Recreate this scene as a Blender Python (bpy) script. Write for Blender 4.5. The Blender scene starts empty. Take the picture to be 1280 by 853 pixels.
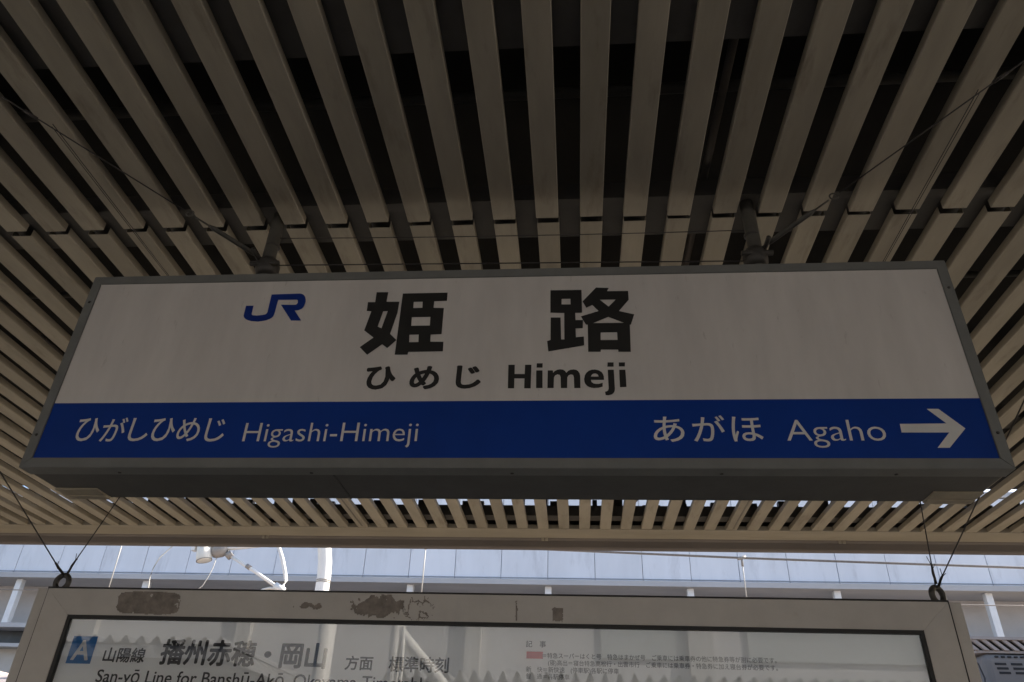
import bpy, bmesh, math, random
from mathutils import Matrix, Vector, noise

# ------------------------------------------------------------------ camera, sky, sun, exposure
scene = bpy.context.scene
COL = scene.collection
cam_data = bpy.data.cameras.new("camera")
cam_data.sensor_width = 36.0
cam_data.lens = 26.31
cam_data.clip_start = 0.02
cam_data.clip_end = 2000.0
cam = bpy.data.objects.new("camera", cam_data)
COL.objects.link(cam)
CAM_RIGHT = Vector((0.99665163, 0.07502924, 0.03249847))
CAM_UP = Vector((0.01195645, -0.52692215, 0.84982945))
CAM_FWD = Vector((-0.08088622, 0.84659534, 0.5260549))
m = Matrix.Identity(4)
for i in range(3):
    m[i][0] = CAM_RIGHT[i]; m[i][1] = CAM_UP[i]; m[i][2] = -CAM_FWD[i]
m[0][3], m[1][3], m[2][3] = 0.2007, -1.6801, 1.62
cam.matrix_world = m
scene.camera = cam

SUN_ELEV, SUN_AZ = math.radians(36.0), math.radians(68.0)      # azimuth clockwise from +Y
world = bpy.data.worlds.new("World")
scene.world = world
world.use_nodes = True
wn = world.node_tree.nodes
bg = wn["Background"]
sky = wn.new("ShaderNodeTexSky")
sky.sky_type = 'NISHITA'
sky.sun_disc = False
sky.sun_elevation = SUN_ELEV
sky.sun_rotation = SUN_AZ
sky.air_density = 1.0
sky.dust_density = 2.0
sky.ozone_density = 1.0
world.node_tree.links.new(sky.outputs[0], bg.inputs[0])
bg.inputs[1].default_value = 0.12

sun_data = bpy.data.lights.new("sun", 'SUN')
sun_data.energy = 4.5
sun_data.angle = math.radians(0.5)
sun_data.color = (1.0, 0.93, 0.82)
sun = bpy.data.objects.new("sun", sun_data)
COL.objects.link(sun)
to_sun = Vector((math.sin(SUN_AZ) * math.cos(SUN_ELEV), math.cos(SUN_AZ) * math.cos(SUN_ELEV), math.sin(SUN_ELEV)))
sun.rotation_euler = to_sun.to_track_quat('Z', 'Y').to_euler()
sun.location = (0, 0, 30)

scene.view_settings.view_transform = 'Standard'
scene.view_settings.look = 'None'
scene.view_settings.exposure = 1.5
scene.view_settings.gamma = 1.0
scene.view_settings.use_curve_mapping = False
scene.render.engine = 'CYCLES'
scene.cycles.max_bounces = 10
scene.cycles.diffuse_bounces = 7
scene.cycles.glossy_bounces = 4
scene.cycles.transparent_max_bounces = 8
scene.cycles.use_denoising = True

# ------------------------------------------------------------------ materials
def mat(name, color, rough=0.6, metal=0.0, var=0.12, scale=6.0, stretch=(1, 1, 1), bump=0.0, bump_scale=60.0,
        stain=None, stain_scale=3.0, stain_lo=0.55, stain_hi=0.7, stain_amt=0.7, per_object=0.0, spec=0.4):
    """Procedural painted / mineral surface: base colour, slow mottling, an optional stain colour, fine relief."""
    M = bpy.data.materials.new(name)
    M.use_nodes = True
    nt = M.node_tree; N = nt.nodes; L = nt.links
    b = N["Principled BSDF"]
    b.inputs["Roughness"].default_value = rough
    b.inputs["Metallic"].default_value = metal
    b.inputs["Specular IOR Level"].default_value = spec
    tc = N.new("ShaderNodeTexCoord")
    mp = N.new("ShaderNodeMapping"); mp.inputs["Scale"].default_value = stretch
    L.new(tc.outputs["Object"], mp.inputs["Vector"])
    vec = mp.outputs["Vector"]
    oi = N.new("ShaderNodeObjectInfo")
    if per_object:
        add = N.new("ShaderNodeVectorMath"); add.operation = 'ADD'
        sc = N.new("ShaderNodeMath"); sc.operation = 'MULTIPLY'; sc.inputs[1].default_value = 50.0
        L.new(oi.outputs["Random"], sc.inputs[0])
        L.new(vec, add.inputs[0]); L.new(sc.outputs[0], add.inputs[1])
        vec = add.outputs[0]
    nz = N.new("ShaderNodeTexNoise")
    nz.inputs["Scale"].default_value = scale; nz.inputs["Detail"].default_value = 6.0; nz.inputs["Roughness"].default_value = 0.6
    L.new(vec, nz.inputs["Vector"])
    mr = N.new("ShaderNodeMapRange")
    mr.inputs["From Min"].default_value = 0.3; mr.inputs["From Max"].default_value = 0.7
    mr.inputs["To Min"].default_value = 1.0 - var; mr.inputs["To Max"].default_value = 1.0 + var
    L.new(nz.outputs["Fac"], mr.inputs["Value"])
    fac = mr.outputs[0]
    if per_object:
        r2 = N.new("ShaderNodeMapRange")
        r2.inputs["To Min"].default_value = 1.0 - per_object; r2.inputs["To Max"].default_value = 1.0 + per_object
        L.new(oi.outputs["Random"], r2.inputs["Value"])
        mu = N.new("ShaderNodeMath"); mu.operation = 'MULTIPLY'
        L.new(fac, mu.inputs[0]); L.new(r2.outputs[0], mu.inputs[1]); fac = mu.outputs[0]
    vm = N.new("ShaderNodeVectorMath"); vm.operation = 'SCALE'
    vm.inputs[0].default_value = color
    L.new(fac, vm.inputs["Scale"])
    out = vm.outputs[0]
    if stain:
        n2 = N.new("ShaderNodeTexNoise")
        n2.inputs["Scale"].default_value = stain_scale; n2.inputs["Detail"].default_value = 8.0; n2.inputs["Roughness"].default_value = 0.65
        L.new(vec, n2.inputs["Vector"])
        m2 = N.new("ShaderNodeMapRange")
        m2.inputs["From Min"].default_value = stain_lo; m2.inputs["From Max"].default_value = stain_hi
        m2.inputs["To Max"].default_value = stain_amt
        L.new(n2.outputs["Fac"], m2.inputs["Value"])
        mx = N.new("ShaderNodeMix"); mx.data_type = 'RGBA'
        mx.inputs["B"].default_value = (*stain, 1)
        L.new(m2.outputs[0], mx.inputs["Factor"]); L.new(out, mx.inputs["A"])
        out = mx.outputs["Result"]
    L.new(out, b.inputs["Base Color"])
    if bump:
        n3 = N.new("ShaderNodeTexNoise"); n3.inputs["Scale"].default_value = bump_scale; n3.inputs["Detail"].default_value = 4.0
        L.new(vec, n3.inputs["Vector"])
        bp = N.new("ShaderNodeBump"); bp.inputs["Strength"].default_value = bump; bp.inputs["Distance"].default_value = 0.01
        L.new(n3.outputs["Fac"], bp.inputs["Height"]); L.new(bp.outputs[0], b.inputs["Normal"])
    return M

M_SLAT = mat("beige_painted_slat", (0.365, 0.326, 0.258), 0.6, var=0.14, scale=11, stretch=(1, 0.22, 1), per_object=0.09,
             stain=(0.15, 0.12, 0.085), stain_scale=16, stain_lo=0.55, stain_hi=0.75, stain_amt=0.6, bump=0.06, bump_scale=40)
M_BEAM = mat("dark_grey_steel", (0.10, 0.094, 0.088), 0.7, var=0.2, scale=5, bump=0.1)
M_CAVITY = mat("dark_roof_underside", (0.03, 0.028, 0.026), 0.9, var=0.25, scale=3)  # very dark even colour for the roof above the slats
M_ROOF = mat("grey_sheet_roof", (0.32, 0.32, 0.32), 0.6, var=0.12, scale=2)
M_TRIM = mat("beige_trim_paint", (0.375, 0.338, 0.275), 0.5, var=0.12, scale=7, stretch=(0.25, 1, 1),
             stain=(0.17, 0.135, 0.095), stain_scale=5, stain_lo=0.58, stain_hi=0.75, stain_amt=0.6, bump=0.05)
M_LIP = mat("brown_grey_lip", (0.19, 0.165, 0.15), 0.55, var=0.12, scale=7, stretch=(0.25, 1, 1))
M_FRAME = mat("grey_sign_frame", (0.165, 0.168, 0.16), 0.5, var=0.10, scale=14, bump=0.05, bump_scale=120)
M_BODY = mat("charcoal_sign_body", (0.10, 0.097, 0.09), 0.6, var=0.12, scale=10, bump=0.05)
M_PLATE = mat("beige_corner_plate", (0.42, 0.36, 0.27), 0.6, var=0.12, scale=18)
M_PANEL = mat("offwhite_sign_face", (0.61, 0.575, 0.545), 0.38, var=0.08, scale=5, stretch=(2.2, 1, 0.5),
              stain=(0.36, 0.32, 0.29), stain_scale=30, stain_lo=0.64, stain_hi=0.74, stain_amt=0.5)
M_BAND = mat("deep_blue_film", (0.001, 0.034, 0.24), 0.5, var=0.10, scale=4, spec=0.2)
M_BLACK = mat("black_film", (0.018, 0.017, 0.016), 0.45, var=0.1, scale=10)
M_LOGO = mat("navy_logo_film", (0.003, 0.026, 0.21), 0.4, var=0.06, scale=10)
M_WHITE = mat("white_film", (0.62, 0.605, 0.585), 0.45, var=0.03, scale=10)
M_DARKMETAL = mat("dark_tarnished_metal", (0.07, 0.065, 0.06), 0.5, metal=0.3, var=0.2, scale=30)
M_PIPE = mat("weathered_grey_pipe", (0.085, 0.08, 0.07), 0.55, var=0.2, scale=20, bump=0.05)
M_WIRE = mat("dark_wire", (0.05, 0.045, 0.045), 0.5, metal=0.4, var=0.15, scale=40)
M_WIRE_LIGHT = mat("dull_steel_wire", (0.20, 0.18, 0.16), 0.5, metal=0.3, var=0.15, scale=40)
M_BOARD = mat("beige_board_frame", (0.55, 0.51, 0.465), 0.5, var=0.07, scale=9,
              stain=(0.42, 0.36, 0.30), stain_scale=11, stain_lo=0.62, stain_hi=0.78, stain_amt=0.5, bump=0.04, bump_scale=90)
M_GASKET = mat("black_rubber_gasket", (0.025, 0.024, 0.023), 0.6, var=0.1, scale=20)
M_RESIDUE = mat("brown_tape_residue", (0.235, 0.20, 0.17), 0.7, var=0.3, scale=40, bump=0.15, bump_scale=120)
M_POSTER = mat("white_poster_paper", (0.86, 0.86, 0.86), 0.7, var=0.02, scale=6)
M_INK = mat("dark_ink", (0.035, 0.035, 0.04), 0.7, var=0.1, scale=20)
M_SMALLINK = mat("grey_ink", (0.16, 0.16, 0.17), 0.7, var=0.1, scale=20)
M_BADGE = mat("mid_blue_badge", (0.025, 0.16, 0.42), 0.6, var=0.05, scale=10)
M_RED = mat("pink_red_box", (0.62, 0.16, 0.16), 0.6, var=0.08, scale=40)
M_CLAD = mat("pale_blue_white_panel", (0.66, 0.68, 0.725), 0.45, var=0.06, scale=2.2, stretch=(1, 1, 0.25), per_object=0.03,
             stain=(0.38, 0.385, 0.41), stain_scale=4, stain_lo=0.54, stain_hi=0.78, stain_amt=0.6)
M_JOINT = mat("grey_joint_backing", (0.30, 0.31, 0.34), 0.8, var=0.1, scale=5)
M_LEDGE = mat("grey_concrete_ledge", (0.42, 0.42, 0.43), 0.8, var=0.1, scale=2, stretch=(0.4, 1, 1), bump=0.1)
M_LOWWALL = mat("warm_concrete_wall", (0.50, 0.47, 0.45), 0.85, var=0.08, scale=1.2, bump=0.1,
                stain=(0.36, 0.31, 0.27), stain_scale=1.0, stain_lo=0.5, stain_hi=0.75, stain_amt=0.5)
M_POST = mat("white_post_paint", (0.72, 0.73, 0.74), 0.5, var=0.06, scale=6)
M_DARKBAND = mat("dark_glazing_band", (0.05, 0.055, 0.06), 0.35, var=0.3, scale=4)
M_MAST = mat("white_mast_paint", (0.78, 0.76, 0.72), 0.5, var=0.06, scale=6)
M_INSUL = mat("cream_insulator", (0.72, 0.68, 0.60), 0.35, var=0.06, scale=12)
M_GREYINS = mat("grey_insulator", (0.30, 0.27, 0.24), 0.4, var=0.1, scale=12)
M_STEEL = mat("stainless_train", (0.20, 0.182, 0.17), 0.6, metal=0.0, var=0.06, scale=3, stretch=(0.3, 1, 1))
M_ROOFTRAIN = mat("pale_train_roof", (0.40, 0.345, 0.32), 0.6, var=0.1, scale=3)
M_SLOT = mat("black_vent_slot", (0.02, 0.02, 0.022), 0.7, var=0.1, scale=20)
M_TRAINGLASS = mat("dark_train_window", (0.03, 0.035, 0.04), 0.15, var=0.1, scale=2, spec=0.6)
M_BALLAST = mat("brown_ballast", (0.36, 0.295, 0.22), 0.95, var=0.35, scale=9, bump=0.6, bump_scale=14)
M_PLATFORM = mat("platform_asphalt", (0.10, 0.095, 0.09), 0.9, var=0.15, scale=4, bump=0.2, bump_scale=60)
M_COPING = mat("platform_coping", (0.42, 0.40, 0.37), 0.85, var=0.1, scale=3, bump=0.1)
M_RAIL = mat("rusty_rail", (0.16, 0.09, 0.055), 0.6, metal=0.4, var=0.2, scale=10)
M_YELLOW = mat("yellow_tactile_strip", (0.62, 0.44, 0.05), 0.7, var=0.1, scale=6)
M_CONC = mat("pale_concrete", (0.45, 0.44, 0.42), 0.85, var=0.1, scale=2, bump=0.1)

M_FARROOF = mat("dull_grey_roof_sheet", (0.21, 0.21, 0.215), 0.7, var=0.12, scale=2)
M_ROD = mat("pale_rod", (0.55, 0.52, 0.46), 0.5, var=0.1, scale=20)
M_BACKWALL = mat("grey_building_wall", (0.52, 0.515, 0.52), 0.85, var=0.08, scale=1, bump=0.1)
M_BACKPANEL = mat("grey_green_panel", (0.36, 0.39, 0.39), 0.4, var=0.1, scale=1)

# thin glazing: mirror-like by Fresnel, clear otherwise
M_GLASS = bpy.data.materials.new("clear_glass_pane")
M_GLASS.use_nodes = True
_n = M_GLASS.node_tree.nodes; _l = M_GLASS.node_tree.links
_n.remove(_n["Principled BSDF"])
_f = _n.new("ShaderNodeFresnel"); _f.inputs[0].default_value = 1.55
_mu = _n.new("ShaderNodeMath"); _mu.operation = 'MULTIPLY'; _mu.inputs[1].default_value = 1.6; _mu.use_clamp = True
_g = _n.new("ShaderNodeBsdfGlossy"); _g.inputs["Roughness"].default_value = 0.01; _g.inputs["Color"].default_value = (1, 1, 1, 1)
_t = _n.new("ShaderNodeBsdfTransparent"); _t.inputs[0].default_value = (0.93, 0.94, 0.94, 1)
_x = _n.new("ShaderNodeMixShader")
_l.new(_f.outputs[0], _mu.inputs[0]); _l.new(_mu.outputs[0], _x.inputs[0])
_l.new(_t.outputs[0], _x.inputs[1]); _l.new(_g.outputs[0], _x.inputs[2])
_l.new(_x.outputs[0], _n["Material Output"].inputs[0])

# ------------------------------------------------------------------ helpers
def root_loc(parent):
    p = parent
    loc = Vector((0, 0, 0))
    while p is not None:
        loc += Vector(p.location); p = p.parent
    return loc

def link(o, parent=None):
    COL.objects.link(o)
    if parent is not None:
        o.parent = parent
    return o

def mesh(name, verts, faces, material, parent=None, origin=None, smooth=False):
    """One mesh object from world-space vertices; its origin sits at its parent's base, or at `origin`."""
    off = Vector(origin) if origin is not None else root_loc(parent)
    me = bpy.data.meshes.new(name)
    me.from_pydata([tuple(Vector(v) - off) for v in verts], [], faces)
    me.materials.append(material)
    if smooth:
        me.polygons.foreach_set("use_smooth", [True] * len(me.polygons))
    me.update()
    o = bpy.data.objects.new(name, me)
    o.location = off - root_loc(parent)
    return link(o, parent)

BOX_F = [(0, 3, 2, 1), (4, 5, 6, 7), (0, 1, 5, 4), (1, 2, 6, 5), (2, 3, 7, 6), (3, 0, 4, 7)]
def box_v(x0, x1, y0, y1, z0, z1):
    return [(x0, y0, z0), (x1, y0, z0), (x1, y1, z0), (x0, y1, z0), (x0, y0, z1), (x1, y0, z1), (x1, y1, z1), (x0, y1, z1)]

def box(name, x0, x1, y0, y1, z0, z1, material, parent=None, bevel=0.0, origin=None, seg=2):
    o = mesh(name, box_v(x0, x1, y0, y1, z0, z1), BOX_F, material, parent, origin)
    if bevel:
        bm = bmesh.new(); bm.from_mesh(o.data)
        bmesh.ops.bevel(bm, geom=bm.edges[:], offset=bevel, segments=seg, affect='EDGES', profile=0.5)
        bm.to_mesh(o.data); bm.free()
    return o

def boxes(name, rects, material, parent=None, origin=None):
    V, F = [], []
    for r in rects:
        b = len(V); V += box_v(*r); F += [tuple(i + b for i in f) for f in BOX_F]
    return mesh(name, V, F, material, parent, origin)

def tube_vf(pts, rad, n=8, base=0):
    pts = [Vector(p) for p in pts]
    V, F = [], []
    ref = None
    for i, p in enumerate(pts):
        d = (pts[min(i + 1, len(pts) - 1)] - pts[max(i - 1, 0)]).normalized()
        if ref is None:
            ref = Vector((0, 0, 1)) if abs(d.z) < 0.9 else Vector((0, 1, 0))
        a = d.cross(ref).normalized(); b = d.cross(a).normalized()
        ref = -b if False else ref
        r = rad[i] if isinstance(rad, (list, tuple)) else rad
        for k in range(n):
            t = 2 * math.pi * k / n
            V.append(p + a * (math.cos(t) * r) + b * (math.sin(t) * r))
    for i in range(len(pts) - 1):
        for k in range(n):
            j = (k + 1) % n
            F.append((base + i * n + k, base + i * n + j, base + (i + 1) * n + j, base + (i + 1) * n + k))
    F.append(tuple(base + k for k in reversed(range(n))))
    F.append(tuple(base + (len(pts) - 1) * n + k for k in range(n)))
    return V, F

def tube(name, pts, rad, material, parent=None, n=8, origin=None, smooth=True):
    V, F = tube_vf(pts, rad, n)
    o = mesh(name, V, F, material, parent, origin, smooth)
    return o

def tubes(name, lst, material, parent=None, n=8, origin=None):
    V, F = [], []
    for pts, rad in lst:
        v, f = tube_vf(pts, rad, n, len(V)); V += v; F += f
    return mesh(name, V, F, material, parent, origin, True)

def torus(name, c, R, r, axis, material, parent=None, squash=1.0, n=24, k=8):
    ax = Vector(axis).normalized()
    a = ax.cross(Vector((0, 0, 1))).normalized(); b = Vector((0, 0, 1))
    V, F = [], []
    for i in range(n):
        t = 2 * math.pi * i / n
        rd = a * math.cos(t) * squash + b * math.sin(t)
        for j in range(k):
            s = 2 * math.pi * j / k
            V.append(Vector(c) + rd * (R + r * math.cos(s)) + ax * (r * math.sin(s)))
    for i in range(n):
        for j in range(k):
            F.append((i * k + j, ((i + 1) % n) * k + j, ((i + 1) % n) * k + (j + 1) % k, i * k + (j + 1) % k))
    return mesh(name, V, F, material, parent, None, True)

def thing(name, loc, label, cat, group=None, kind=None):
    o = bpy.data.objects.new(name, None)
    o.empty_display_size = 0.1
    o.location = loc
    COL.objects.link(o)
    return tag(o, label, cat, group, kind)

def tag(o, label=None, cat=None, group=None, kind=None):
    if label: o["label"] = label
    if cat: o["category"] = cat
    if group: o["group"] = group
    if kind: o["kind"] = kind
    return o

def structure(o, label=None):
    o["kind"] = "structure"
    if label: o["label"] = label
    return o

def sag(p, q, drop, n=10):
    p, q = Vector(p), Vector(q)
    return [p.lerp(q, i / n) - Vector((0, 0, drop * 4 * (i / n) * (1 - i / n))) for i in range(n + 1)]

# ------------------------------------------------------------------ lettering data (metres on the sign's and the poster's face)
GLYPHS = [
    ('kana', 'ひ', 0.034, -0.34723, 2.52662, 0.08868, 0.08176),
    ('kana', 'め', 0.034, -0.22743, 2.52572, 0.08704, 0.07791),
    ('kana', 'じ', 0.034, -0.11883, 2.52796, 0.09005, 0.07682),
    ('bandkana', 'ひ', 0.006, -1.09191, 2.38058, 0.07393, 0.0824),
    ('bandkana', 'が', 0.006, -1.01802, 2.37789, 0.06869, 0.0762),
    ('bandkana', 'し', 0.006, -0.95708, 2.38022, 0.0769, 0.07809),
    ('bandkana', 'ひ', 0.006, -0.88879, 2.38029, 0.07478, 0.08169),
    ('bandkana', 'め', 0.006, -0.81617, 2.37949, 0.07085, 0.07797),
    ('bandkana', 'じ', 0.006, -0.75188, 2.37938, 0.07533, 0.07736),
    ('bandkana2', 'あ', 0.006, 0.38361, 2.37665, 0.09184, 0.07884),
    ('bandkana2', 'が', 0.006, 0.48226, 2.37639, 0.08437, 0.07777),
    ('bandkana2', 'ほ', 0.006, 0.57068, 2.37659, 0.08545, 0.08085),
    ('higashi', 'Higashi-Himeji', -0.007, -0.63983, 2.37489, 0.07824, 0.07582),
    ('agaho', 'Agaho', -0.007, 0.70526, 2.37501, 0.0911, 0.08063),
    ('b', '山陽線', 0.022, -1.22075, 1.9465, 0.04479, 0.04353),
    ('b', '播州赤穂', 0.03, -1.04009, 1.9466, 0.07319, 0.07471),
    ('b', '・', 0.03, -0.75057, 1.94792, 0.08023, 0.0678),
    ('b', '岡山', 0.03, -0.6765, 1.94491, 0.07504, 0.07412),
    ('b', '方面', 0.02, -0.4747, 1.94053, 0.04253, 0.04047),
    ('b', '標準時刻', 0.02, -0.34425, 1.93856, 0.04484, 0.04419),
    ('b', 'San-yō Line for Banshū-Akō, Okayama Timetable', 0.012, -1.2213, 1.8875, 0.0501, 0.049),
    ('s', '記', 0.01, 0.0535, 2.0108, 0.02, 0.019),
    ('s', '事', 0.01, 0.0935, 2.0108, 0.02, 0.019),
    ('s', '＝特急スーパーはくと号\u3000特急はまかぜ号\u3000ご乗車には乗車券の他に特急券等が別に必要です。', 0.01, 0.1006, 1.9815, 0.0156, 0.016),
    ('s', '(寝)高出＝寝台特急高松行・出雲市行\u3000ご乗車には乗車券・特急券に加え寝台券が必要です。', 0.01, 0.1181, 1.9625, 0.0157, 0.016),
    ('s', '新\u3000快＝新快速\u3000(停車駅)各駅に停車', 0.01, 0.0556, 1.944, 0.0159, 0.016),
    ('s', '普\u3000通＝各駅停車', 0.01, 0.0557, 1.9258, 0.0156, 0.016),
    ('white', 'A', 0.02, -1.31647, 1.94721, 0.0786, 0.07839),
]
TRACED = {
    'hime': [[(-0.3466, 2.83), (-0.313, 2.8293), (-0.3144, 2.797), (-0.2778, 2.7963), (-0.279, 2.7596), (-0.2916, 2.691), (-0.2716, 2.6706), (-0.2939, 2.6456), (-0.3092, 2.6578), (-0.3459, 2.6253), (-0.3696, 2.6498), (-0.3359, 2.6795), (-0.3647, 2.703), (-0.3532, 2.7652), (-0.3665, 2.7668), (-0.367, 2.7966), (-0.3465, 2.7962)], [(-0.3198, 2.7645), (-0.3069, 2.7652), (-0.3176, 2.7091), (-0.3288, 2.7147)], [(-0.2713, 2.824), (-0.1445, 2.8245), (-0.1446, 2.7965), (-0.18, 2.7958), (-0.1797, 2.774), (-0.151, 2.7726), (-0.1505, 2.6876), (-0.18, 2.6867), (-0.1791, 2.6645), (-0.1432, 2.6634), (-0.1424, 2.6337), (-0.2353, 2.6331), (-0.2367, 2.6245), (-0.2711, 2.6249)], [(-0.2374, 2.7947), (-0.2123, 2.795), (-0.2111, 2.7746), (-0.2363, 2.7743)], [(-0.2374, 2.7441), (-0.1859, 2.744), (-0.185, 2.716), (-0.2361, 2.716)], [(-0.2379, 2.687), (-0.2125, 2.6871), (-0.2111, 2.6636), (-0.2363, 2.6634)]],
    'ji': [[(0.1412, 2.8262), (0.2264, 2.8258), (0.2267, 2.7504), (0.2082, 2.7502), (0.209, 2.727), (0.2286, 2.7267), (0.2277, 2.7007), (0.2087, 2.7002), (0.2092, 2.6724), (0.2299, 2.6747), (0.2305, 2.6473), (0.1368, 2.6296), (0.1332, 2.6616), (0.1425, 2.6654), (0.1422, 2.7363), (0.1689, 2.7359), (0.1703, 2.6664), (0.1788, 2.6662), (0.1787, 2.7502), (0.1416, 2.7519)], [(0.172, 2.7966), (0.1959, 2.7967), (0.1959, 2.778), (0.1717, 2.7785)], [(0.2662, 2.8329), (0.3011, 2.8307), (0.2956, 2.82), (0.3528, 2.8197), (0.3529, 2.7902), (0.3256, 2.7541), (0.3653, 2.7425), (0.3545, 2.7093), (0.3519, 2.7104), (0.3503, 2.6259), (0.3184, 2.6263), (0.318, 2.6332), (0.2734, 2.6338), (0.2727, 2.6269), (0.2406, 2.6273), (0.2411, 2.7112), (0.2362, 2.7118), (0.2231, 2.7385), (0.2709, 2.7551), (0.2544, 2.7747), (0.2383, 2.7661), (0.2283, 2.7871)], [(0.2753, 2.7918), (0.3181, 2.7915), (0.2984, 2.7691)], [(0.2553, 2.7163), (0.2961, 2.7355), (0.3366, 2.716)], [(0.2745, 2.6864), (0.3176, 2.6865), (0.3177, 2.6629), (0.2738, 2.6631)]],
    'jr': [[(-0.7169, 2.7911), (-0.6947, 2.7907), (-0.6946, 2.7649), (-0.6938, 2.7611), (-0.691, 2.7582), (-0.6775, 2.7571), (-0.6616, 2.7587), (-0.6525, 2.7613), (-0.6498, 2.7679), (-0.6503, 2.8286), (-0.5685, 2.8302), (-0.5635, 2.8293), (-0.5581, 2.8267), (-0.5538, 2.8227), (-0.5507, 2.8178), (-0.5477, 2.81), (-0.5466, 2.8023), (-0.5474, 2.7908), (-0.5493, 2.7832), (-0.5531, 2.7775), (-0.5611, 2.7733), (-0.5725, 2.7722), (-0.5474, 2.7383), (-0.5762, 2.7384), (-0.6159, 2.7925), (-0.5776, 2.7917), (-0.5728, 2.7922), (-0.5699, 2.7941), (-0.5683, 2.7985), (-0.5692, 2.805), (-0.5717, 2.8081), (-0.5743, 2.809), (-0.6275, 2.8096), (-0.6283, 2.7656), (-0.63, 2.7543), (-0.633, 2.7493), (-0.6378, 2.7455), (-0.6496, 2.74), (-0.6698, 2.7366), (-0.6896, 2.7385), (-0.6999, 2.7415), (-0.7073, 2.7453), (-0.7135, 2.7511), (-0.7166, 2.7578)]],
    'arrow': [[(0.9732, 2.4184), (1.0797, 2.4192), (1.0443, 2.4577), (1.0711, 2.4576), (1.1189, 2.4061), (1.0707, 2.3569), (1.0436, 2.3569), (1.0799, 2.3958), (0.9722, 2.396)]],
    'himeji': [[(0.0333, 2.5907), (0.05, 2.5905), (0.0503, 2.5631), (0.0765, 2.5628), (0.0767, 2.5903), (0.0933, 2.5901), (0.0926, 2.5207), (0.076, 2.5209), (0.0762, 2.5496), (0.0501, 2.5499), (0.0502, 2.5211), (0.0343, 2.5212)], [(0.107, 2.5943), (0.1225, 2.5941), (0.122, 2.581), (0.1066, 2.5812)], [(0.1061, 2.5732), (0.1221, 2.573), (0.1227, 2.5215), (0.1064, 2.5216)], [(0.1357, 2.5729), (0.1487, 2.5728), (0.1496, 2.5655), (0.1537, 2.5707), (0.1603, 2.5746), (0.1675, 2.5759), (0.1748, 2.5748), (0.1799, 2.5711), (0.1834, 2.5651), (0.1877, 2.5707), (0.1935, 2.574), (0.2022, 2.5752), (0.2085, 2.5738), (0.2136, 2.5701), (0.2172, 2.5631), (0.2185, 2.5549), (0.2186, 2.5207), (0.203, 2.5208), (0.2025, 2.5518), (0.2005, 2.559), (0.1948, 2.5604), (0.1891, 2.5578), (0.1859, 2.5519), (0.1851, 2.521), (0.1695, 2.5211), (0.1689, 2.5521), (0.1666, 2.5593), (0.1603, 2.5607), (0.1546, 2.5578), (0.1517, 2.5516), (0.1509, 2.5213), (0.1352, 2.5214)], [(0.2787, 2.5439), (0.2785, 2.5543), (0.2764, 2.5616), (0.2726, 2.5672), (0.2659, 2.5719), (0.2568, 2.5743), (0.2481, 2.5737), (0.2409, 2.5708), (0.2348, 2.5653), (0.2306, 2.5574), (0.2284, 2.5466), (0.2291, 2.5385), (0.2315, 2.5319), (0.2351, 2.5274), (0.2399, 2.5238), (0.2461, 2.5215), (0.2525, 2.5205), (0.2653, 2.5213), (0.2747, 2.5245), (0.275, 2.5355), (0.2656, 2.5323), (0.2571, 2.5324), (0.2517, 2.534), (0.2473, 2.5376), (0.2455, 2.5442)], [(0.2457, 2.5537), (0.2653, 2.5535), (0.2643, 2.5577), (0.2616, 2.5611), (0.257, 2.5628), (0.2524, 2.5621), (0.2484, 2.5592)], [(0.2895, 2.595), (0.3048, 2.5948), (0.3043, 2.5821), (0.2885, 2.5823)], [(0.2891, 2.5733), (0.3045, 2.5732), (0.3052, 2.5184), (0.3043, 2.5114), (0.3013, 2.5057), (0.2964, 2.5019), (0.2885, 2.4997), (0.2815, 2.5001), (0.2799, 2.5097), (0.2847, 2.5109), (0.2879, 2.5134), (0.2897, 2.5186)], [(0.3182, 2.5946), (0.334, 2.5945), (0.3329, 2.5825), (0.3177, 2.5826)], [(0.3182, 2.573), (0.3339, 2.5729), (0.3343, 2.523), (0.318, 2.5222)]],
}

def flat_mesh_from_curve(cu):
    o = bpy.data.objects.new("tmp_curve", cu)
    COL.objects.link(o)
    bpy.context.view_layer.update()
    me = o.to_mesh()
    V = [tuple(v.co) for v in me.vertices]
    F = [tuple(p.vertices) for p in me.polygons]
    o.to_mesh_clear()
    bpy.data.objects.remove(o)
    bpy.data.curves.remove(cu)
    return V, F

def lettering(name, glyphs, Y, material, parent, kind=None):
    """Printed characters as flat film on the plane y = Y; weight is added by overprinting shifted copies, each a hair proud."""
    V, F = [], []
    for (_, body, dil, tx, tz, sx, sz) in glyphs:
        cu = bpy.data.curves.new("tmp_text", 'FONT')
        cu.body = body; cu.resolution_u = 4
        if dil < 0:
            cu.offset = dil                                # lighter weight
        v, f = flat_mesh_from_curve(cu)
        shifts = [(0.0, 0.0)]
        if dil > 0.015:
            shifts += [(dil * math.cos(k * math.pi / 4), dil * math.sin(k * math.pi / 4)) for k in range(8)]
        elif dil > 0:
            shifts = [(dil * math.cos(k * math.pi / 2 + .8), dil * math.sin(k * math.pi / 2 + .8)) for k in range(4)]
        for i, (dx, dz) in enumerate(shifts):
            b = len(V)
            V += [(tx + sx * (p[0] + dx), Y - 0.00004 * i, tz + sz * (p[1] + dz)) for p in v]
            F += [tuple(q + b for q in g) for g in f]
    return tag(mesh(name, V, F, material, parent), kind=kind)

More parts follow.
